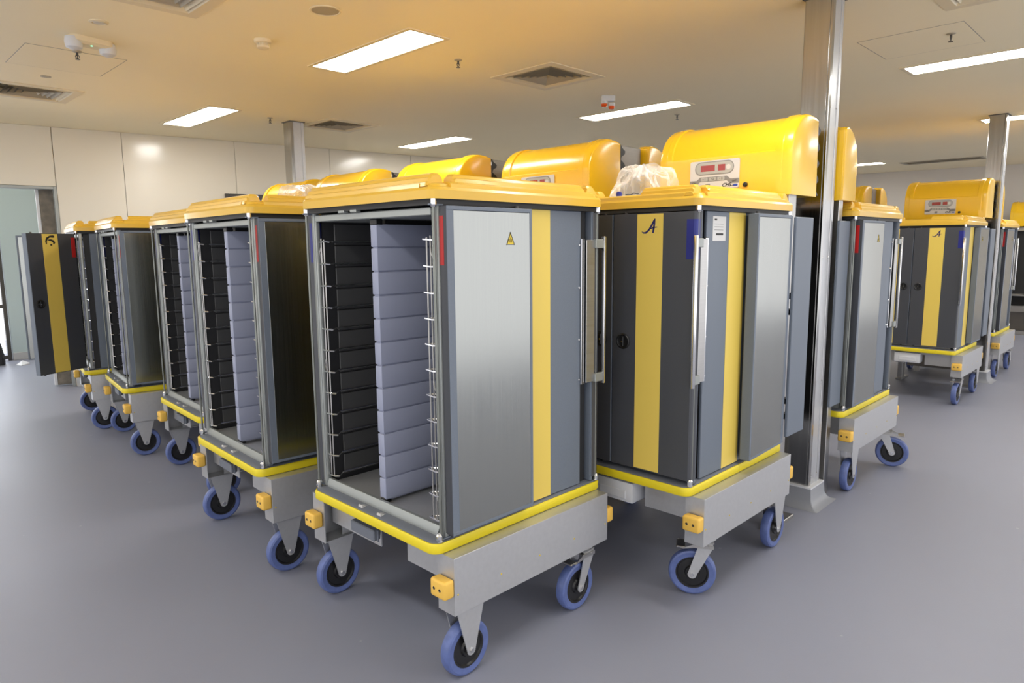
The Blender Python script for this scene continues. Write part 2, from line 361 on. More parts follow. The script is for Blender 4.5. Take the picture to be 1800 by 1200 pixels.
t = thing('ceiling_disc', 'small flat cover disc in front of the far left vent', 'cover plate', (-.45, 4.12, H))
part('cover', 'grille', lambda bm: lathe(bm, [(.035, 0), (.035, -.004), (0, -.006)], n=20), t)
t = thing('beacon', 'twin orange alarm beacon under the ceiling at centre', 'beacon', (3.2, 1.63, H), -.7)
part('housing', 'white', lambda bm: (box(bm, -.06, .06, -.03, .03, -.05, 0, .008, 2),), t)
for s in (-1, 1):
    part('socket', 'white', lambda bm: lathe(bm, [(.03, -.045), (.028, -.07), (0, -.07)], (s*.033, 0, -.01*(s+1)), n=16), t)
    part('lens', 'orange', lambda bm: lathe(bm, [(.026, -.07), (.026, -.085), (.018, -.095), (0, -.097)], (s*.033, 0, -.01*(s+1)), n=16), t)

# ------------------------------------------------------------------ steel columns
def column(x0, x1, y0, y1, lb, plinth=True):
    t = thing('steel_column', lb, 'column', ((x0+x1)/2, (y0+y1)/2, 0), 0, 'steel-clad square columns')
    hx, hy = (x1-x0)/2, (y1-y0)/2
    part('cladding', 'steelm', lambda bm: (box(bm, -hx, hx-.0, -hy+.012, hy, .11, H, .004), box(bm, -hx-.001, -hx+.03, -hy, -hy+.014, .11, H, .002)), t)
    part('cover_strip', 'satin', lambda bm: (box(bm, -hx+.032, hx-.03, -hy+.004, -hy+.014, .11, H, .002), box(bm, hx-.03, hx+.001, -hy, -hy+.014, .11, H, .002)), t)
    for z in (.17, .72, 1.42, 2.22):
        for s in (-1, 1): part('screw', 'chrome', lambda bm: lathe(bm, [(.005, 0), (.004, -.003), (0, -.004)], axis='y', n=8), t, key='col_screw', loc=(s*hx*.55, -hy+.002, z))
    part('top_collar', 'frame', lambda bm: box(bm, -hx-.012, hx+.012, -hy-.012, hy+.012, H-.006, H-.0005, .001), t)
    if plinth:
        part('plinth', 'plinth', lambda bm: loops(bm, [rrect(hx+.082, hy+.082, .012, 0.001), rrect(hx+.060, hy+.060, .009, .006), rrect(hx+.042, hy+.042, .007, .020), rrect(hx+.029, hy+.029, .005, .045), rrect(hx+.022, hy+.022, .004, .112), rrect(hx+.0, hy+.0, .003, .116)]), t)
        part('plinth_edge', 'white', lambda bm: loops(bm, [rrect(hx+.0235, hy+.0235, .004, .108), rrect(hx+.0235, hy+.0235, .004, .1165), rrect(hx+.0, hy+.0, .003, .118)]), t)
column(2.05, 2.20, -.68, -.53, 'tall brushed steel column standing between the two nearest right-hand trolleys')
column(6.88, 7.03, -.66, -.51, 'distant steel column at the right edge beside a yellow hood')
column(1.76, 1.91, 4.58, 4.73, 'short-looking far steel column on the left behind the row of hoods')

# ------------------------------------------------------------------ food trolleys
# canonical trolley: centre at origin, open (loading) end at -x, end lettered A at +x
def tri_logo(bm, polys, f):
    for pl in polys: prism(bm, pl, lambda p: f(p, 0), lambda p: f(p, .0006))
def stroke(pts, ws):
    """calligraphic stroke polygon from centre line and widths"""
    l, r = [], []
    for i, (p, w) in enumerate(zip(pts, ws)):
        a = pts[max(i-1, 0)]; b = pts[min(i+1, len(pts)-1)]; d = Vector((b[0]-a[0], b[1]-a[1])).normalized(); n = (-d.y, d.x)
        l.append((p[0]+n[0]*w, p[1]+n[1]*w)); r.append((p[0]-n[0]*w, p[1]-n[1]*w))
    return [(l[i], l[i+1], r[i+1], r[i]) for i in range(len(l)-1)]
LOGO_A = stroke([(-1, -.55), (-.8, -.72), (-.5, -.72), (-.1, -.4), (.25, .15), (.5, .65), (.66, .95)], [.03, .09, .12, .1, .11, .10, .05]) \
       + stroke([(.66, .95), (.58, .3), (.5, -.3), (.42, -.75)], [.05, .10, .11, .09]) + stroke([(.0, -.28), (.45, -.12), (.95, -.05)], [.04, .07, .03])
LOGO_B = stroke([(-.75, -.65), (-.8, -.1), (-.55, .45), (-.05, .75), (.5, .78), (.85, .75)], [.08, .17, .19, .16, .22, .18]) \
       + stroke([(-.35, .12), (.1, .12), (.5, -.05), (.75, -.35), (.6, -.6)], [.10, .17, .20, .20, .12]) + stroke([(-.05, -.72), (.12, -.8), (.28, -.72)], [.12, .17, .11])
DZ0, DZ1 = .53, 1.628
def door(parent, s, pos, rz, sticker=None, logo=None, tri=True):
    """hinge at pos; outer face local -y; s=+1 body towards +x (hinge left seen from outside)"""
    L = .394
    def body(bm):
        pr = [(0, .045), (0, .014), (.003, .005), (.010, 0), (L, 0), (L, .045)]
        prism(bm, [(s*a, b) for a, b in pr], lambda p: (p[0], p[1], DZ0), lambda p: (p[0], p[1], DZ1))
    d = part('door', 'dgrey', body, parent, key='door%d' % s, loc=(pos[0], pos[1], 0), rz=rz)
    X = lambda a, b: (min(s*a, s*b), max(s*a, s*b))
    part('inner_lining', 'steelv', lambda bm: box(bm, *X(.028, L-.012), .0445, .048, DZ0+.012, DZ1-.014, .001), d, key='dl%d' % s)
    part('edge_profile', 'grey', lambda bm: (box(bm, *X(L-.012, L+.002), .002, .049, DZ0, DZ1, .002), box(bm, *X(.0, .028), .0445, .0475, DZ0, DZ1), box(bm, *X(.0, L), .0445, .0485, DZ1-.013, DZ1, .001), box(bm, *X(.0, L), .0445, .0485, DZ0, DZ0+.012, .001)), d, key='de%d' % s)
    part('stripe', 'stripe', lambda bm: box(bm, *X(.15, .275), -.0012, .001, DZ0+.004, DZ1-.004, .0004), d, key='ds%d' % s)
    part('lock', 'black', lambda bm: (lathe(bm, [(.034, .001), (.034, -.004), (.029, -.007), (.022, -.003), (.0, -.003)], (s*.338, 0, 1.085), 'y', 24), box(bm, s*.338-.005, s*.338+.005, -.010, -.001, 1.062, 1.108, .002)), d, key='dk%d' % s)
    part('lock_pin', 'chrome', lambda bm: lathe(bm, [(.004, -.008), (.004, -.0115), (0, -.012)], (s*.338, 0, 1.085), 'y', 8), d, key='dp%d' % s)
    for z in (DZ1-.002, DZ0-.010): part('bolt', 'frame', lambda bm: cyl(bm, (s*.345, .022, 0), (s*.345, .022, .012), .008, 10), d, key='db%d' % s, loc=(0, 0, z))
    if sticker:
        def st(bm):
            pr = [(-.0006, .030), (-.0006, .014), (.0026, .0045), (.0098, -.0006), (.042, -.0006), (.042, .0004), (.0102, .0004), (.0036, .0053), (.0004, .0145), (.0004, .030)]
            prism(bm, [(s*a, b) for a, b in pr], lambda p: (p[0], p[1], 1.440), lambda p: (p[0], p[1], 1.597))
        part('sticker', sticker, st, d, key='dt%d' % s, label=('red' if sticker == 'red' else 'blue')+' wrap-round sticker')
    if logo:
        part('letter', 'navy' if logo == 'A' else 'ink', lambda bm: tri_logo(bm, LOGO_A if logo == 'A' else LOGO_B, lambda p, e: (s*.213+p[0]*(.038 if logo == 'A' else .042), -.0018-e, 1.572+p[1]*(.034 if logo == 'A' else .042))), d, key='dlogo%s%d' % (logo, s), smooth=0)
    if tri:
        cx, cz, h = s*.285, 1.525, .022
        part('warning_triangle', 'tri', lambda bm: prism(bm, [(-h*.9, -h), (h*.9, -h), (0, h)], lambda p: (cx+p[0], .0478, cz+p[1]), lambda p: (cx+p[0], .0488, cz+p[1])), d, key='dw%d' % s, smooth=0)
        def mk(bm):
            for k in ((-h*.9, -h, h*.9, -h), (h*.9, -h, 0, h), (0, h, -h*.9, -h)):
                a, b = Vector(k[:2]), Vector(k[2:]); n = Vector((-(b-a).y, (b-a).x)).normalized()*.0022
                prism(bm, [a, b, b+n, a+n], lambda p: (cx+p[0], .0486, cz+p[1]), lambda p: (cx+p[0], .0494, cz+p[1]))
            for k in (-.006, 0, .006): box(bm, cx+k-.001, cx+k+.001, .0486, .0494, cz-.014, cz-.002+(.005 if k == 0 else 0))
        part('triangle_border', 'ink', mk, d, key='dx%d' % s, smooth=0)
    return d
def lid_fn(opt):
    def fn(bm):
        hx, hy = .441, .419
        pr = [(.012, 1.652), (0, 1.650), (0, 1.678), (.006, 1.687), (.016, 1.690), (.02, 1.698), (.034, 1.702), (.05, 1.704), (.07, 1.704), (.09, 1.700)]
        loops(bm, [rrect(hx-i, hy-i, max(.035-i*.35, .008), z, 6) for i, z in pr])
        def ridge(ax, sgn, t0, t1):
            cs = [(.010, 1.690), (.013, 1.703), (.020, 1.7055), (.024, 1.718), (.031, 1.7205), (.036, 1.730), (.042, 1.734), (.066, 1.734), (.076, 1.727), (.084, 1.696)]
            rings = []
            n = len(cs)
            for t, k in ((t0, 0), (t0+.004, .8), (t0+.012, 1), (t1-.012, 1), (t1-.004, .8), (t1, 0)):
                ring = []
                for ins, z in cs:
                    zz = 1.692+(z-1.692)*(k if k else .02)
                    ring.append((sgn*(hx-ins), t, zz) if ax == 'x' else (t, sgn*(hy-ins), zz))
                rings.append(ring)
            loops(bm, rings)
        def rail(ax, sgn, t0, t1):   # low step beside the ridge
            cs = [(.006, 1.684), (.010, 1.700), (.020, 1.7055), (.05, 1.7055), (.06, 1.698)]
            loops(bm, [[(sgn*(hx-i), t, z) if ax == 'x' else (t, sgn*(hy-i), z) for i, z in cs] for t in (t0, t1)])
        ridge('x', -1, -.375, .395)
        ridge('x', 1, -.395, -.10); ridge('x', 1, .12, .375)
        for s in (-1, 1): ridge('y', s, -.335, .345)
        for s in (-1, 1): rail('y', s, -.36, .38); rail('x', s, -.34, .34)
    return fn
def rack_part(parent, sy):
    rk = part('tray_rack', 'steel', lambda bm: [tube(bm, [(x, sy*y, z0), (x, sy*y, z1)], .0026, 6) for x, y, z0, z1 in ((-.396, .345, .56, 1.535), (-.396, .325, .56, 1.53), (-.10, .345, .56, 1.53), (.25, .345, .56, 1.53))]
              + [tube(bm, [(-.396, sy*.345, z), (-.40, sy*.352, z-.02), (-.388, sy*.36, z-.05)], .003) for z in (.66, 1.05, 1.5)], parent, key='rack%d' % sy)
    for k in range(12):
        z = .562+k*.0872
        part('rung', 'chrome', lambda bm: tube(bm, [(-.392, sy*.364, 0), (-.400, sy*.350, 0), (-.400, sy*.312, .003), (-.385, sy*.306, 0), (-.345, sy*.344, 0), (.30, sy*.346, 0)], .0036, 5), rk, key='rung%d' % sy, loc=(0, 0, z))
def caster(cart, x, y, swivel, turn=0):
    """fixed casters have the fork under the beam; swivels trail and carry a pedal"""
    tx = .055 if swivel else 0.0
    t0 = -.062 if not swivel else -.028; t1 = .062 if not swivel else .034
    def fork(bm):
        for sy in (-1, 1):
            n = 8; c = [(tx+.019*cos(R(a)), .1+.019*sin(R(a))) for a in [180+180*k/n for k in range(n+1)]]
            if swivel: pts = c+[(t1, .225), (t1, .248), (t0, .248), (t0, .225)]
            else: pts = c+[(t1, .262), (t0, .262)]
            prism(bm, pts, lambda p: (p[0], sy*.031, p[1]), lambda p: (p[0], sy*.035, p[1]))
        box(bm, t0-.004, t1+.004, -.035, .035, .243, .2475, .001) if swivel else box(bm, -.05, .05, -.035, .035, .256, .262)
        if swivel: lathe(bm, [(.03, .246), (.03, .252), (.042, .256), (.042, .262)], n=20)
    c = part('caster', 'satin', fork, cart, key='fork%d' % swivel, loc=(x, y, 0), rz=turn, label='swivel caster with brake pedal' if swivel else 'fixed caster')
    part('wheel', 'tyre', lambda bm: lathe(bm, [(.069, -.019), (.090, -.0215), (.097, -.018), (.100, -.010), (.1005, 0), (.100, .010), (.097, .018), (.090, .0215), (.069, .019)], (tx, 0, .1005), 'y', 40, False), c, key='tyre%d' % swivel, smooth=30)
    part('hub', 'hub', lambda bm: (lathe(bm, [(.0, -.022), (.028, -.022), (.032, -.014), (.060, -.013), (.064, -.019), (.070, -.0195), (.070, .0195), (.064, .019), (.060, .013), (.032, .014), (.028, .022), (0, .022)], (tx, 0, .1005), 'y', 32)), c, key='hub%d' % swivel)
    part('axle_bolt', 'chrome', lambda bm: cyl(bm, (tx, -.041, .1), (tx, .041, .1), .0085, 6), c, key='axle%d' % swivel, smooth=0)
    if swivel:
        def ped(bm):
            pts = [(-.03, .222), (.05, .222), (.095, .214), (.118, .222), (.118, .226), (.095, .219), (.05, .238), (-.03, .238)]
            for sy in (-1, 1): prism(bm, pts, lambda p: (p[0], sy*.036, p[1]), lambda p: (p[0], sy*.040, p[1]))
            box(bm, .085, .125, -.04, .04, .216, .224, .003); box(bm, .02, .05, -.04, .04, .236, .240, .001)
            cyl(bm, (-.01, -.043, .232), (-.01, .043, .232), .006, 8)
        part('brake_pedal', 'steel', ped, c, key='pedal')
def cart(label, x, y, rz, doors='folded', grp='food trolleys on blue casters', plate=False, swing=0, turns=(0, 0), guard=False, simple=False):
    t = thing('food_trolley', label, 'trolley', (x, y, 0), rz, grp)
    # chassis
    def beam(bm):
        box(bm, -.425, .425, .4585, .4626, .2600, .4655, .001)                      # outer skin
        box(bm, -.4249, .4249, .375, .4590, .4615, .4655); box(bm, -.4249, .4249, .375, .4590, .2600, .2640)
        box(bm, -.4250, -.421, .3755, .4590, .2605, .4650); box(bm, .421, .4250, .3755, .4590, .2605, .4650)
        box(bm, -.33, .33, .395, .399, .264, .4615)
    for s in (1, -1): part('side_beam', 'satin', beam, t, key='beam', rot=(0, 0, 0 if s == 1 else pi), label=None)
    for s in (-1, 1):
        part('cross_member', 'satin', lambda bm: (box(bm, -.385, -.38, .02, .376, .345, .464), box(bm, -.385, -.38, -.376, -.15, .345, .464), box(bm, -.40, -.34, -.376, .376, .440, .464)), t, key='crossm', rot=(0, 0, 0 if s == -1 else pi))
        for sy in (-1, 1):
            bp = part('buffer_block', 'bump', lambda bm: box(bm, -.021, .024, -.038, .040, -.032, .032, .009, 3), t, key='bump', loc=(s*.446, sy*.424, .362), rz=0 if s == 1 else pi)
            for q in (-.016, .014): part('screw', 'frame', lambda bm: lathe(bm, [(.006, 0), (.005, .001), (.002, -.001), (0, -.001)], axis='x', n=8), bp, key='bscrew', loc=(.024, q, 0))
            if s == -1: caster(t, -.345, sy*.418, 0)
            else: caster(t, .318, sy*.418, 1, [0, pi][turns[(sy+1)//2]] if turns[(sy+1)//2] in (0, 1) else turns[(sy+1)//2])
    for s in (-1, 1):
        for k in range(5): part('rivet_cap', 'tri', lambda bm: lathe(bm, [(.0035, 0), (.003, .0015), (0, .002)], axis='y', n=8), t, key='rivet', loc=(-.41+k*.205, s*.4626, .334), rz=0 if s == 1 else pi)
    part('latch_box', 'deck', lambda bm: (box(bm, -.432, -.40, .0, .16, .385, .43, .004), box(bm, -.42, -.415, -.012, -.004, .385, .43)), t, key='latchbox')
    part('control_box', 'white', lambda bm: (box(bm, .33, .44, -.10, .12, .360, .452, .006, 2), box(bm, .438, .444, -.06, .085, .375, .415, .003)), t, key='ctrlbox', label='white plastic control box under the deck')
    # deck and rim
    part('deck', 'deck', lambda bm: loops(bm, [rrect(.452, .398, .035, .4655), rrect(.452, .398, .035, .505), rrect(.446, .392, .03, .508), rrect(.425, .372, .02, .512)]), t, key='deck')
    part('rim', 'rim', lambda bm: loops(bm, [rrect(.4525, .3985, .036, .467), rrect(.458, .404, .040, .467), rrect(.461, .407, .042, .472), rrect(.4595, .4055, .041, .484), rrect(.461, .407, .042, .496), rrect(.457, .403, .040, .503), rrect(.4525, .3985, .036, .503)], False, False), t, key='rim', smooth=50)
    for q in (.068, -.055): part('latch_plate', 'plate', lambda bm: (box(bm, -.014, .014, -.014, .014, 0, .004, .001), box(bm, -.014, -.008, -.012, .012, .003, .010, .001)), t, key='latchplate', loc=(-.428, q, .508))
    for sx in (-1, 1):
        for sy in (-1, 1): part('pivot_cap', 'chrome', lambda bm: (cyl(bm, (0, 0, 0), (0, 0, .022), .011, 10), lathe(bm, [(.013, .022), (.009, .030), (0, .032)], n=10)), t, key='pivcap', loc=(sx*.428, sy*.394, .507))
    part('lid', 'lid', lid_fn(0), t, key='lid', smooth=28)
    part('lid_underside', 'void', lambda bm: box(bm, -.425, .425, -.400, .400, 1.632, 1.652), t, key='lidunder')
    for sx in (-1, 1):
        for sy in (-1, 1): part('hinge_nut', 'chrome', lambda bm: (cyl(bm, (0, 0, 0), (0, 0, -.018), .010, 8), lathe(bm, [(.011, -.018), (.007, -.026), (0, -.027)], n=8)), t, key='hnut', loc=(sx*.425, sy*.400, 1.650))
    for q in (.14, .06): part('striker', 'alu', lambda bm: box(bm, -.428, -.405, -.02, .02, 1.625, 1.636, .002), t, key='striker', loc=(0, q, 0))
    # body
    for sx in (-1, 1):
        for sy in (-1, 1):
            part('corner_post', 'alu' if sx == -1 else 'grey', lambda bm: (box(bm, -.014, .004, -.018, .016, .512, 1.634, .004, 2), box(bm, -.018, -.012, -.010, .004, .512, 1.634, .002)), t, key='post%d' % sx, loc=(sx*.392, sy*.380, 0), rz=0 if sx == -1 else pi)
            part('pivot_rod', 'rod', lambda bm: cyl(bm, (0, 0, .512), (0, 0, 1.65), .0048, 10), t, key='prod%d' % sx, loc=(sx*(.425 if sx < 0 else .421), sy*(.400 if sx < 0 else .396), 0))
    for s in (1, -1):
        part('side_panel', 'grey', lambda bm: (box(bm, -.335, .335, .372, .386, .512, 1.633, .003), ), t, key='side', loc=(0, 0, 0) if s == 1 else (0, -.758, 0))
        part('side_stripe', 'stripe', lambda bm: box(bm, .0, .148, .0, .0015, .514, 1.631, .0004), t, key='sstripe%d' % s, loc=(0, .3858 if s == 1 else -.3873, 0))
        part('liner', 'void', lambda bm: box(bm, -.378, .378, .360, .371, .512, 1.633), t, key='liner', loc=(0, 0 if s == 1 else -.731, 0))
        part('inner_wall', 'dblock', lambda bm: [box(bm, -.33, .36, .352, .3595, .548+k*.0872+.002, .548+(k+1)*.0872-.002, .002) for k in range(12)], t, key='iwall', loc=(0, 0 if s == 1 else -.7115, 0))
        rack_part(t, s)
        hd = part('handle', 'steel', lambda bm: (box(bm, .33, .349, .387, .393, .935, 1.525, .002), box(bm, .349, .388, .3875, .396, .94, 1.52, .002)), t, key='handle', loc=(0, 0 if s == 1 else 0, 0), rot=(0, 0, 0) if s == 1 else (pi, 0, 0)) if False else None
        def hb(bm): box(bm, .330, .352, min(s*.386, s*.394), max(s*.386, s*.394), .935, 1.525, .0015)
        hd = part('handle', 'chrome', hb, t, key='handle%d' % s)
        part('handle_plate', 'steel', lambda bm: (box(bm, .352, .404, min(s*.398, s*.402), max(s*.398, s*.402), .94, 1.52, .001), box(bm, .40, .404, min(s*.385, s*.400), max(s*.385, s*.400), .94, 1.52)), hd, key='hplate%d' % s)
        part('grip_bar', 'chrome', lambda bm: (box(bm, .448, .462, min(s*.400, s*.418), max(s*.400, s*.418), .925, 1.535, .004, 2)), hd, key='hbar%d' % s)
        for z in (.955, 1.505):
            part('bracket', 'alu', lambda bm: box(bm, .400, .452, min(s*.396, s*.412), max(s*.396, s*.412), -.018, .018, .002), hd, key='hbr%d' % s, loc=(0, 0, z))
        for z in (.955, 1.12, 1.33, 1.50): part('rivet', 'chrome', lambda bm: lathe(bm, [(.005, 0), (.004, -.003), (0, -.004)] , axis='y', n=8), hd, key='hriv', loc=(.322, s*.3865, z), rz=0 if s == -1 else pi)
    part('top_rail', 'alu', lambda bm: (box(bm, -.408, -.385, -.362, .362, 1.600, 1.626, .003), box(bm, -.400, .40, -.36, .36, 1.600, 1.606)), t, key='toprail')
    part('sill', 'alu', lambda bm: prism(bm, [(-.41, .512), (-.41, .524), (-.400, .545), (-.388, .545), (-.386, .512)], lambda p: (p[0], -.362, p[1]), lambda p: (p[0], .362, p[1])), t, key='sill')
    part('tray_floor', 'satin', lambda bm: box(bm, -.386, .39, -.352, .352, .512, .530), t, key='tfloor')
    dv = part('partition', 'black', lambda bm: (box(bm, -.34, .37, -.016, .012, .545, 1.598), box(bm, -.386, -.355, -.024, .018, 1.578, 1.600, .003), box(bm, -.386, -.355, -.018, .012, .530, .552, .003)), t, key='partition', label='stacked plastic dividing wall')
    for k in range(12):
        part('divider_block', 'block', lambda bm: (box(bm, -.384, .37, -.023, .017, .003, .0848, .0035, 2), box(bm, -.378, .366, -.018, .012, -.002, .003)), dv, key='dblock', loc=(0, 0, .542+k*.0868))
    # doors at the lettered end
    if doors != 'norear':
        door(t, -1, (.440, .399), R(90), 'blue', 'A')
        door(t, 1, (.440, -.399), R(90), None, None)
        part('centre_seal', 'void', lambda bm: box(bm, .404, .425, -.012, .012, .53, 1.628), t, key='cseal')
    if doors == 'folded':
        door(t, -1, (-.402, -.3895), pi, 'red', 'B')
        door(t, 1, (-.402 if not swing else -.375, .3895), R(swing), 'blue', None, tri=not swing)
    elif doors == 'open':
        door(t, -1, (-.432, -.392), R(-90+122), 'red', 'B')
        door(t, 1, (-.400, .398), R(-90-97), 'blue', None)
    for sy in (-1, 1):
        part('pivot_arm', 'grey', lambda bm: (box(bm, -.440, -.385, -.006, .006, 1.629, 1.6345, .001), box(bm, -.440, -.385, -.006, .006, .5125, .518, .001)), t, key='parm', loc=(0, sy*.396, 0))
    if plate:
        lp = part('label_plate', 'plate', lambda bm: box(bm, .178, .288, .3862, .3872, 1.512, 1.612, .0003), t, label='silver rating plate with dark print')
        part('print', 'ink', lambda bm: (box(bm, .20, .26, .3871, .3876, 1.535, 1.543), box(bm, .255, .275, .3871, .3876, 1.595, 1.602), [box(bm, .20, .275, .3871, .3875, z, z+.0015) for z in (1.556, 1.568, 1.58)]), lp, smooth=0)
    return t

cart('nearest food trolley, open end showing a tall stack of grey divider blocks', 0, 0, 0, plate=False, turns=(1, 0))
cart('open trolley directly left of the nearest one, its folded steel door beside it', -.033, 1.178, -.046, turns=(1, 1))
cart('third open trolley from the front in the left row, mostly overlapped by the second', .172, 2.366, -.06, turns=(1, 1))
cart('fourth trolley in the left row, with a folded steel door and yellow deck rim', .150, 3.611, -.117, turns=(1, 1))
cart('last trolley of the left row with both doors swung wide open', .171, 4.66, -.136, doors='open', turns=(1, 1))
cart('closed trolley with a blue letter A door, left of the tall near column', 1.055, -.337, pi, swing=2.5, plate=True, turns=(1, -1.05))
cart('trolley just right of the tall near column with a red sticker and steel door panel', 2.826, -.332, 0, turns=(-1.3, 1))
cart('closed trolley with twin round locks under a yellow hood at right', 5.875, -.262, pi, turns=(0, 0))
cart('partly seen open trolley beyond the distant right column', 7.62, -.262, 0, turns=(0, 0))

cart('unseen docked trolley added behind the nearest trolley to darken the floor', .952, .80, pi, turns=(1, 1))  # unseen trolley, added to block light and deepen the dark behind the front one

# ------------------------------------------------------------------ docking stations
def hood(bm, dep, hw=.37, z0=1.735, z1=2.135):
    prof = []
    rx, rz = min(.215, dep*.8), .205
    for k in range(4): prof.append((0, z0+(z1-rz-z0)*k/4, -1, 0))
    for k in (0, .6, .85, 1.5, 2.25, 3, 4, 5, 6, 7, 8, 9, 10, 11, 12):
        a = R(90*k/12); prof.append((rx-rx*cos(a), z1-rz+rz*sin(a), -cos(a), sin(a)))
    prof += [(rx+(dep-rx)*.5, z1-.004, 0, 1), (dep-.012, z1-.012, .1, 1), (dep, z1-.022, .8, .5)]
    ys = [-hw, -hw+.002, -hw+.006, -hw+.016, -hw+.046, -hw+.050, -hw+.080, -hw+.084]
    ys = ys+[-.2, -.1, 0, .1, .2]+[-y for y in ys[::-1]]
    ns = len(prof); rings = []
    for y in ys:
        e = hw-abs(y); off = -.016+math.sqrt(max(0, .016**2-(.016-min(e, .016))**2)) if e < .016 else 0
        ring = []
        for i, (x, z, nx, nz) in enumerate(prof):
            emb = -.005 if (e > .083 and 6 <= i <= ns-3) else (.003 if e > .048 else 0)
            o = off+emb
            if i < 1: o = off
            ring.append((x+nx*o, y, z+nz*o))
        ring += [(dep, y, z0), (.0, y, z0)] if False else [(dep, y, z0)]
        rings.append(ring)
    loops(bm, rings)
def station(label, x, y, rear=True, rdep=.27, rx=.62, colgap=False, rz=0, shelf=False, guides=True):
    """front hood face at x; a second hood back to back behind it"""
    t = thing('docking_station', label, 'docking station', (x, y, 0), rz, 'yellow-hooded docking stations')
    part('hood', 'dome', lambda bm: hood(bm, .32), t, key='hoodf', smooth=24)
    # control panel on the front face
    cp = part('control_panel', 'plate', lambda bm: loops(bm, [[(-.0005, p[0], p[1]) for p in rrect(.140, .074, .008, 0)], [(-.004, p[0], p[1]) for p in rrect(.139, .073, .008, 0)]]), t, key='cpanel', loc=(-.0052, .031, 1.857))
    def flat(hx, hy, r, cy, cz, x0=-.004, th=.0008, n=5): return lambda bm: loops(bm, [[(x0, p[0]+cy, p[1]+cz) for p in rrect(hx, hy, r, 0, n)], [(x0-th, p[0]+cy, p[1]+cz) for p in rrect(hx, hy, r, 0, n)]])
    part('display_surround', 'pgrey', flat(.110, .034, .0335, 0, .034), cp, key='cp1', smooth=0)
    part('display_surround', 'pgl', flat(.105, .029, .0285, 0, .034, -.0046), cp, key='cp2', smooth=0)
    part('display', 'disp', flat(.040, .0155, .001, .036, .034, -.0052), cp, key='cp3', smooth=0)
    part('display', 'disp', flat(.020, .0155, .001, -.042, .034, -.0052), cp, key='cp4', smooth=0)
    part('dial', 'plate', flat(.013, .013, .0125, -.080, .034, -.0052), cp, key='cp5', smooth=0)
    def band(bm):
        for q in ((-.138, -.020, -.092, -.020, -.044), ):
            pass
        top = [(.139, -.026), (.098, -.026), (.080, -.010), (-.072, -.010), (-.092, -.026), (-.139, -.026)]
        bot = [(a, b-.024) for a, b in top]
        for i in range(5): prism(bm, [top[i], top[i+1], bot[i+1], bot[i]], lambda p: (-.004, p[0], p[1]), lambda p: (-.0046, p[0], p[1]))
    part('button_band', 'pgrey', band, cp, key='cp6', smooth=0)
    for k, (yy, zz) in enumerate(((.055, -.022), (.008, -.022), (-.040, -.022))):
        part('button', 'pgl', flat(.020, .009, .004, yy, zz, -.0046), cp, key='cpb%d' % k, smooth=0)
        ob('button_number', text_mesh('num%d' % k, '\u2022 %d' % (k+1), .016, 'ink'), cp, (-.0058, yy, zz), rot=(pi/2, 0, -pi/2))
    ob('button_text', text_mesh('on', 'ON', .014, 'ink'), cp, (-.0050, .114, -.039), rot=(pi/2, 0, -pi/2))
    ob('button_text', text_mesh('off', 'OFF', .014, 'ink'), cp, (-.0050, -.114, -.039), rot=(pi/2, 0, -pi/2))
    part('service_port', 'pgrey', flat(.013, .010, .002, .034, -.055), cp, key='cp7', smooth=0)
    ob('printed_logo', text_mesh('logo', 'CHS', .026, 'ink', shear=.35, bold=.0006), cp, (-.0044, -.070, -.057), rot=(pi/2, 0, -pi/2))
    ob('printed_text', text_mesh('logo2', 'mobil', .010, 'ink'), cp, (-.0044, -.102, -.061), rot=(pi/2, 0, -pi/2))
    part('printed_badge', 'btxt', flat(.012, .0055, .0053, -.121, -.060), cp, key='cp8', smooth=0)
    part('key_switch', 'black', lambda bm: lathe(bm, [(.012, 0), (.012, -.008), (.008, -.014), (0, -.015)], (-.005, -.142, 1.795), 'x', 14), t, key='kswitch')
    # serrated seal and back
    def seal(bm, x0, sg, s):
        if 1:
            pts = []
            for k in range(21):
                z = 1.745+k*.0185; w = .026*(1+cos(k*pi/2.2)); pts.append((x0+sg*(.020+w), z))
            pl = [(x0, 1.745)]+pts+[(x0, pts[-1][1])]
            for i in range(len(pts)-1): prism(bm, [(x0, pts[i][1]), pts[i], pts[i+1], (x0, pts[i+1][1])], lambda p: (p[0], s*.335, p[1]), lambda p: (p[0], s*.352, p[1]))
    for s in (-1, 1): part('wavy_seal', 'black', lambda bm: seal(bm, .320, 1, s), t, key='seal1%d' % s, smooth=0)
    for k in range(10): part('seal_clip', 'chrome', lambda bm: box(bm, .322, .332, -.0025, .0025, 0, .025, .001), t, key='sclip', loc=(0, (.3535 if k % 2 else -.3535), 1.77+(k//2)*.075))
    y0 = -.16 if colgap else -.33
    if rear:
        part('cabinet', 'gap', lambda bm: (box(bm, .33, rx-.03, y0, .33, 1.72, 2.115, .003), box(bm, .34, rx-.04, y0+.02, .32, .12, 1.72, .003)), t, key='cab%d' % colgap)
        for q, z in ((.75, 1.98), (.6, 1.86), (.75, 1.78)): part('cabinet_bolt', 'chrome', lambda bm: lathe(bm, [(.006, 0), (.005, -.004), (0, -.005)], axis='y', n=8), t, key='cabb', loc=(.33+(rx-.36)*q, y0, z))
        part('hood', 'dome', lambda bm: hood(bm, rdep), t, key='hoodr%.2f' % rdep, smooth=24, loc=(rx+rdep, 0, 0), rz=pi)
    else:
        part('cabinet', 'gap', lambda bm: box(bm, .325, .40, -.36, .36, .02, 2.115, .003), t, key='cabx')
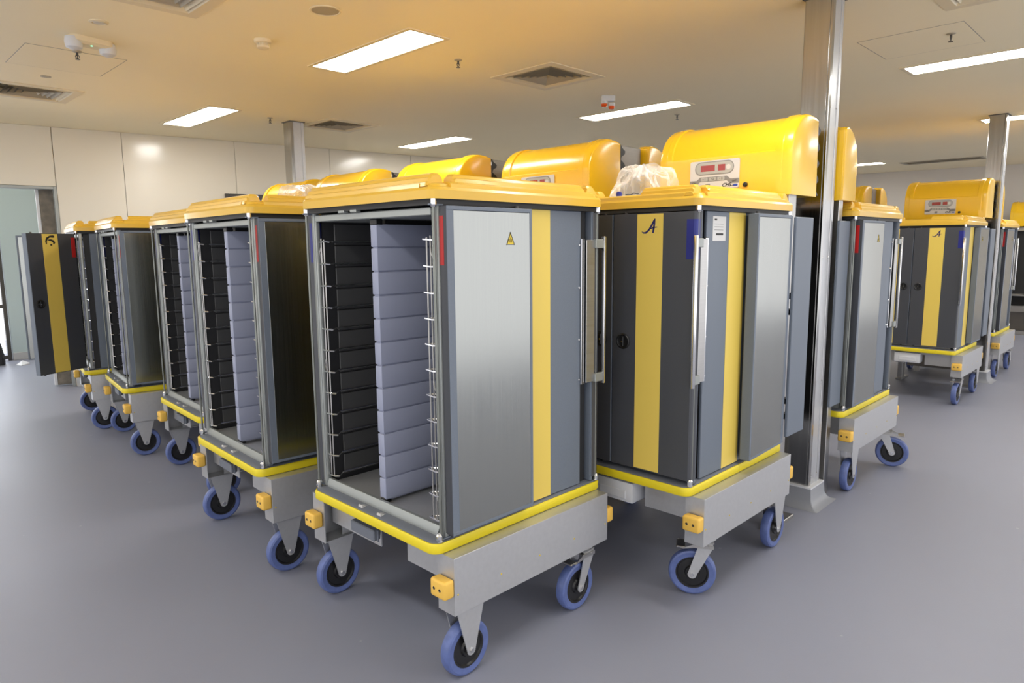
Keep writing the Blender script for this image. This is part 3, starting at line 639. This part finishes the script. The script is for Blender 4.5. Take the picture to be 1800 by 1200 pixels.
    # frame
    for s in (-1, 1):
        part('upright', 'steel', lambda bm: (box(bm, .06, .15, s*.315-.025, s*.315+.025, 0, 1.74, .003), box(bm, .02, .30, s*.315-.03, s*.315+.03, 0, .02, .003)), t, key='upr%d' % s)
        if guides:
            yy = s*.428
            gd = part('side_guide', 'grey', lambda bm: box(bm, -.085, .115, min(yy, yy+s*.016), max(yy, yy+s*.016), .555, 1.622, .003), t, key='guide%d' % s)
            for z in (.60, .68, 1.14, 1.22): part('guide_bracket', 'black', lambda bm: box(bm, .08, .125, min(s*.335, yy), max(s*.335, yy), 0, .03, .003), gd, key='gbr%d' % s, loc=(0, 0, z))
            if rear:
                if colgap and s == -1: yy = -.352
                part('side_guide', 'grey', lambda bm: box(bm, rx-.055 if not (colgap and s == -1) else rx-.012, rx+.15, min(yy, yy+s*.016), max(yy, yy+s*.016), .555, 1.622, .003), t, key='guider%d%.2f' % (s, rx))
                for z in (.60, 1.22): part('guide_bracket', 'black', lambda bm: box(bm, rx+.03, rx+.07, min(s*.335, yy), max(s*.335, yy), 0, .03, .003), t, key='gbrr%d%.2f' % (s, rx), loc=(0, 0, z)) if abs(yy) > .4 else None
    part('back_board', 'void', lambda bm: box(bm, .16, .18, -.30, .30, .45, 1.70, .002), t, key='bboard')
    part('cross_rail', 'steel', lambda bm: (box(bm, .07, .13, -.30, .30, 1.66, 1.72, .003), box(bm, .07, .13, -.30, .30, .42, .45, .003)), t, key='crail')
    if rear:
        for s in (-1, 1): part('rear_upright', 'steel', lambda bm: box(bm, rx+.04, rx+.10, s*.315-.025 if not (colgap and s == -1) else -.34, s*.315+.025 if not (colgap and s == -1) else -.29, 0, 1.74, .003), t, key='rupr%d%.2f' % (s, rx))
    if shelf:
        part('shelf', 'steel', lambda bm: (box(bm, -.15, .30, -.50, .50, .62, .65, .003), box(bm, -.10, .0, -.50, .50, .36, .46, .003), box(bm, -.18, -.12, -.62, .50, .0, .06, .003)), t)
    return t
station('docking station with the largest hood, above the letter A trolley, left of the column', 1.53, -.345, rdep=.215, rx=.70, colgap=True)
station('docking station with the second hood, left of the biggest hood', 1.43, .81)
station('docking station with the third hood, behind the lid of the nearest trolley', 1.33, 1.86)
station('docking station with the fourth hood, lower and further left', 1.30, 3.02)
station('docking station with the leftmost and smallest hood of the row', 1.36, 4.13)
station('docking station with an amber hood beside the distant right column', 6.42, -.262, rdep=.235, rx=.66, colgap=True)
station('far docking station seen end-on just right of the near column', 6.42, .90)
station('empty docking station at the right edge with dark open bay', 11.9, -.34, rear=False, shelf=True, guides=False)

# ------------------------------------------------------------------ loose things
def bag_fn(rx, ry, h, seed, amp=1):
    from mathutils import noise
    def fn(bm):
        off = Vector((seed*7.1, seed*3.3, seed*1.7)); n, mrings = 96, 34; rings = []
        for j in range(mrings):
            t = j/(mrings-1); ph = pi/2*t; ring = []
            for i in range(n):
                a = 2*pi*i/n
                d = Vector((cos(a)*cos(ph), sin(a)*cos(ph), sin(ph)))
                low = noise.noise(d*1.3+off); f = 1-abs(noise.noise(Vector((cos(a)*2.4, sin(a)*2.4, ph*.9))+off*2))*2; g = 1-abs(noise.noise(Vector((cos(a)*6, sin(a)*6, ph*1.6))+off*3))*1.8
                k = 1+amp*(.35*low+.22*(f-.6)+.12*(g-.6)*cos(ph))
                z = h*d.z*k*(1 if d.z < .2 else 1)
                ring.append((rx*d.x*k, ry*d.y*k, max(z, .0008)))
            rings.append(ring)
        loops(bm, rings[:-1], False, True)
    return fn
def bag(lb, x, y, z, rx, ry, h, seed, rz):
    t = part('plastic_bag', 'film', bag_fn(rx, ry, h, seed), None, loc=(x, y, z), rz=rz, smooth=60)
    return tag(t, lb, 'bag', 'crumpled clear plastic bags')
bag('crumpled clear plastic bag on the lid of the letter A trolley', .93, -.27, 1.706, .12, .15, .165, 3, .3)
bag('crumpled clear plastic bag on the second trolley of the left row', .02, 1.20, 1.706, .14, .18, .105, 8, -.2)
t = thing('leaflet', 'white folded paper on the left of the letter A trolley lid', 'paper', (.74, -.33, 1.7065), .3)
part('sheet', 'white', lambda bm: loops(bm, [[(-.05, -.07, 0), (.05, -.07, 0), (.05, .07, 0), (-.05, .07, 0)], [(-.05, -.07, .003), (.05, -.07, .008), (.05, .07, .012), (-.05, .07, .004)]]), t, smooth=0)
part('clip', 'blue', lambda bm: (lathe(bm, [(.012, 0), (.014, .012), (.010, .022), (0, .024)], (-.02, .04, .003), n=12),), t)
part('cable_tie', 'black', lambda bm: tube(bm, [(-.03, -.05, .012), (0, -.02, .018), (.03, .0, .014), (.045, .03, .016)], .003), t)
t = thing('steel_tray', 'thin steel tray lying on the lid right of the near column', 'tray', (2.80, -.40, 1.7255), .05)
part('pan', 'steel', lambda bm: loops(bm, [rrect(.26, .16, .02, .0), rrect(.262, .162, .02, .002), rrect(.275, .175, .02, .016), rrect(.285, .185, .02, .016), rrect(.285, .185, .02, .018), rrect(.273, .173, .02, .018), rrect(.258, .158, .02, .004)]), t)
t = thing('refuse_sack', 'black refuse sack at the left edge beyond the doorway', 'sack', (-.30, 9.0, 0), 0)
part('sack_body', 'black', bag_fn(.13, .13, .42, 5, .5), t, smooth=60)
part('tied_neck', 'black', lambda bm: lathe(bm, [(.02, .40), (.012, .44), (.035, .48), (.0, .485)], n=12), t)
t = thing('paper_scrap', 'scrap of white paper on the floor in the doorway beyond', 'paper', (-.02, 8.75, .001), .5)
part('sheet', 'white', lambda bm: loops(bm, [[(-.06, -.05, 0), (.06, -.05, 0), (.05, .06, 0), (-.05, .05, 0)], [(-.06, -.05, .002), (.06, -.05, .02), (.05, .06, .05), (-.05, .05, .006)]]), t, smooth=0)
t = thing('wall_box', 'small white plastic box on the floor behind the last left trolley', 'box', (.22, 6.45, 0), WA)
part('box_body', 'white', lambda bm: box(bm, -.10, .10, -.06, .06, 0, .13, .008, 2), t)
part('box_lid', 'white', lambda bm: box(bm, -.105, .105, -.065, .065, .13, .15, .004), t)
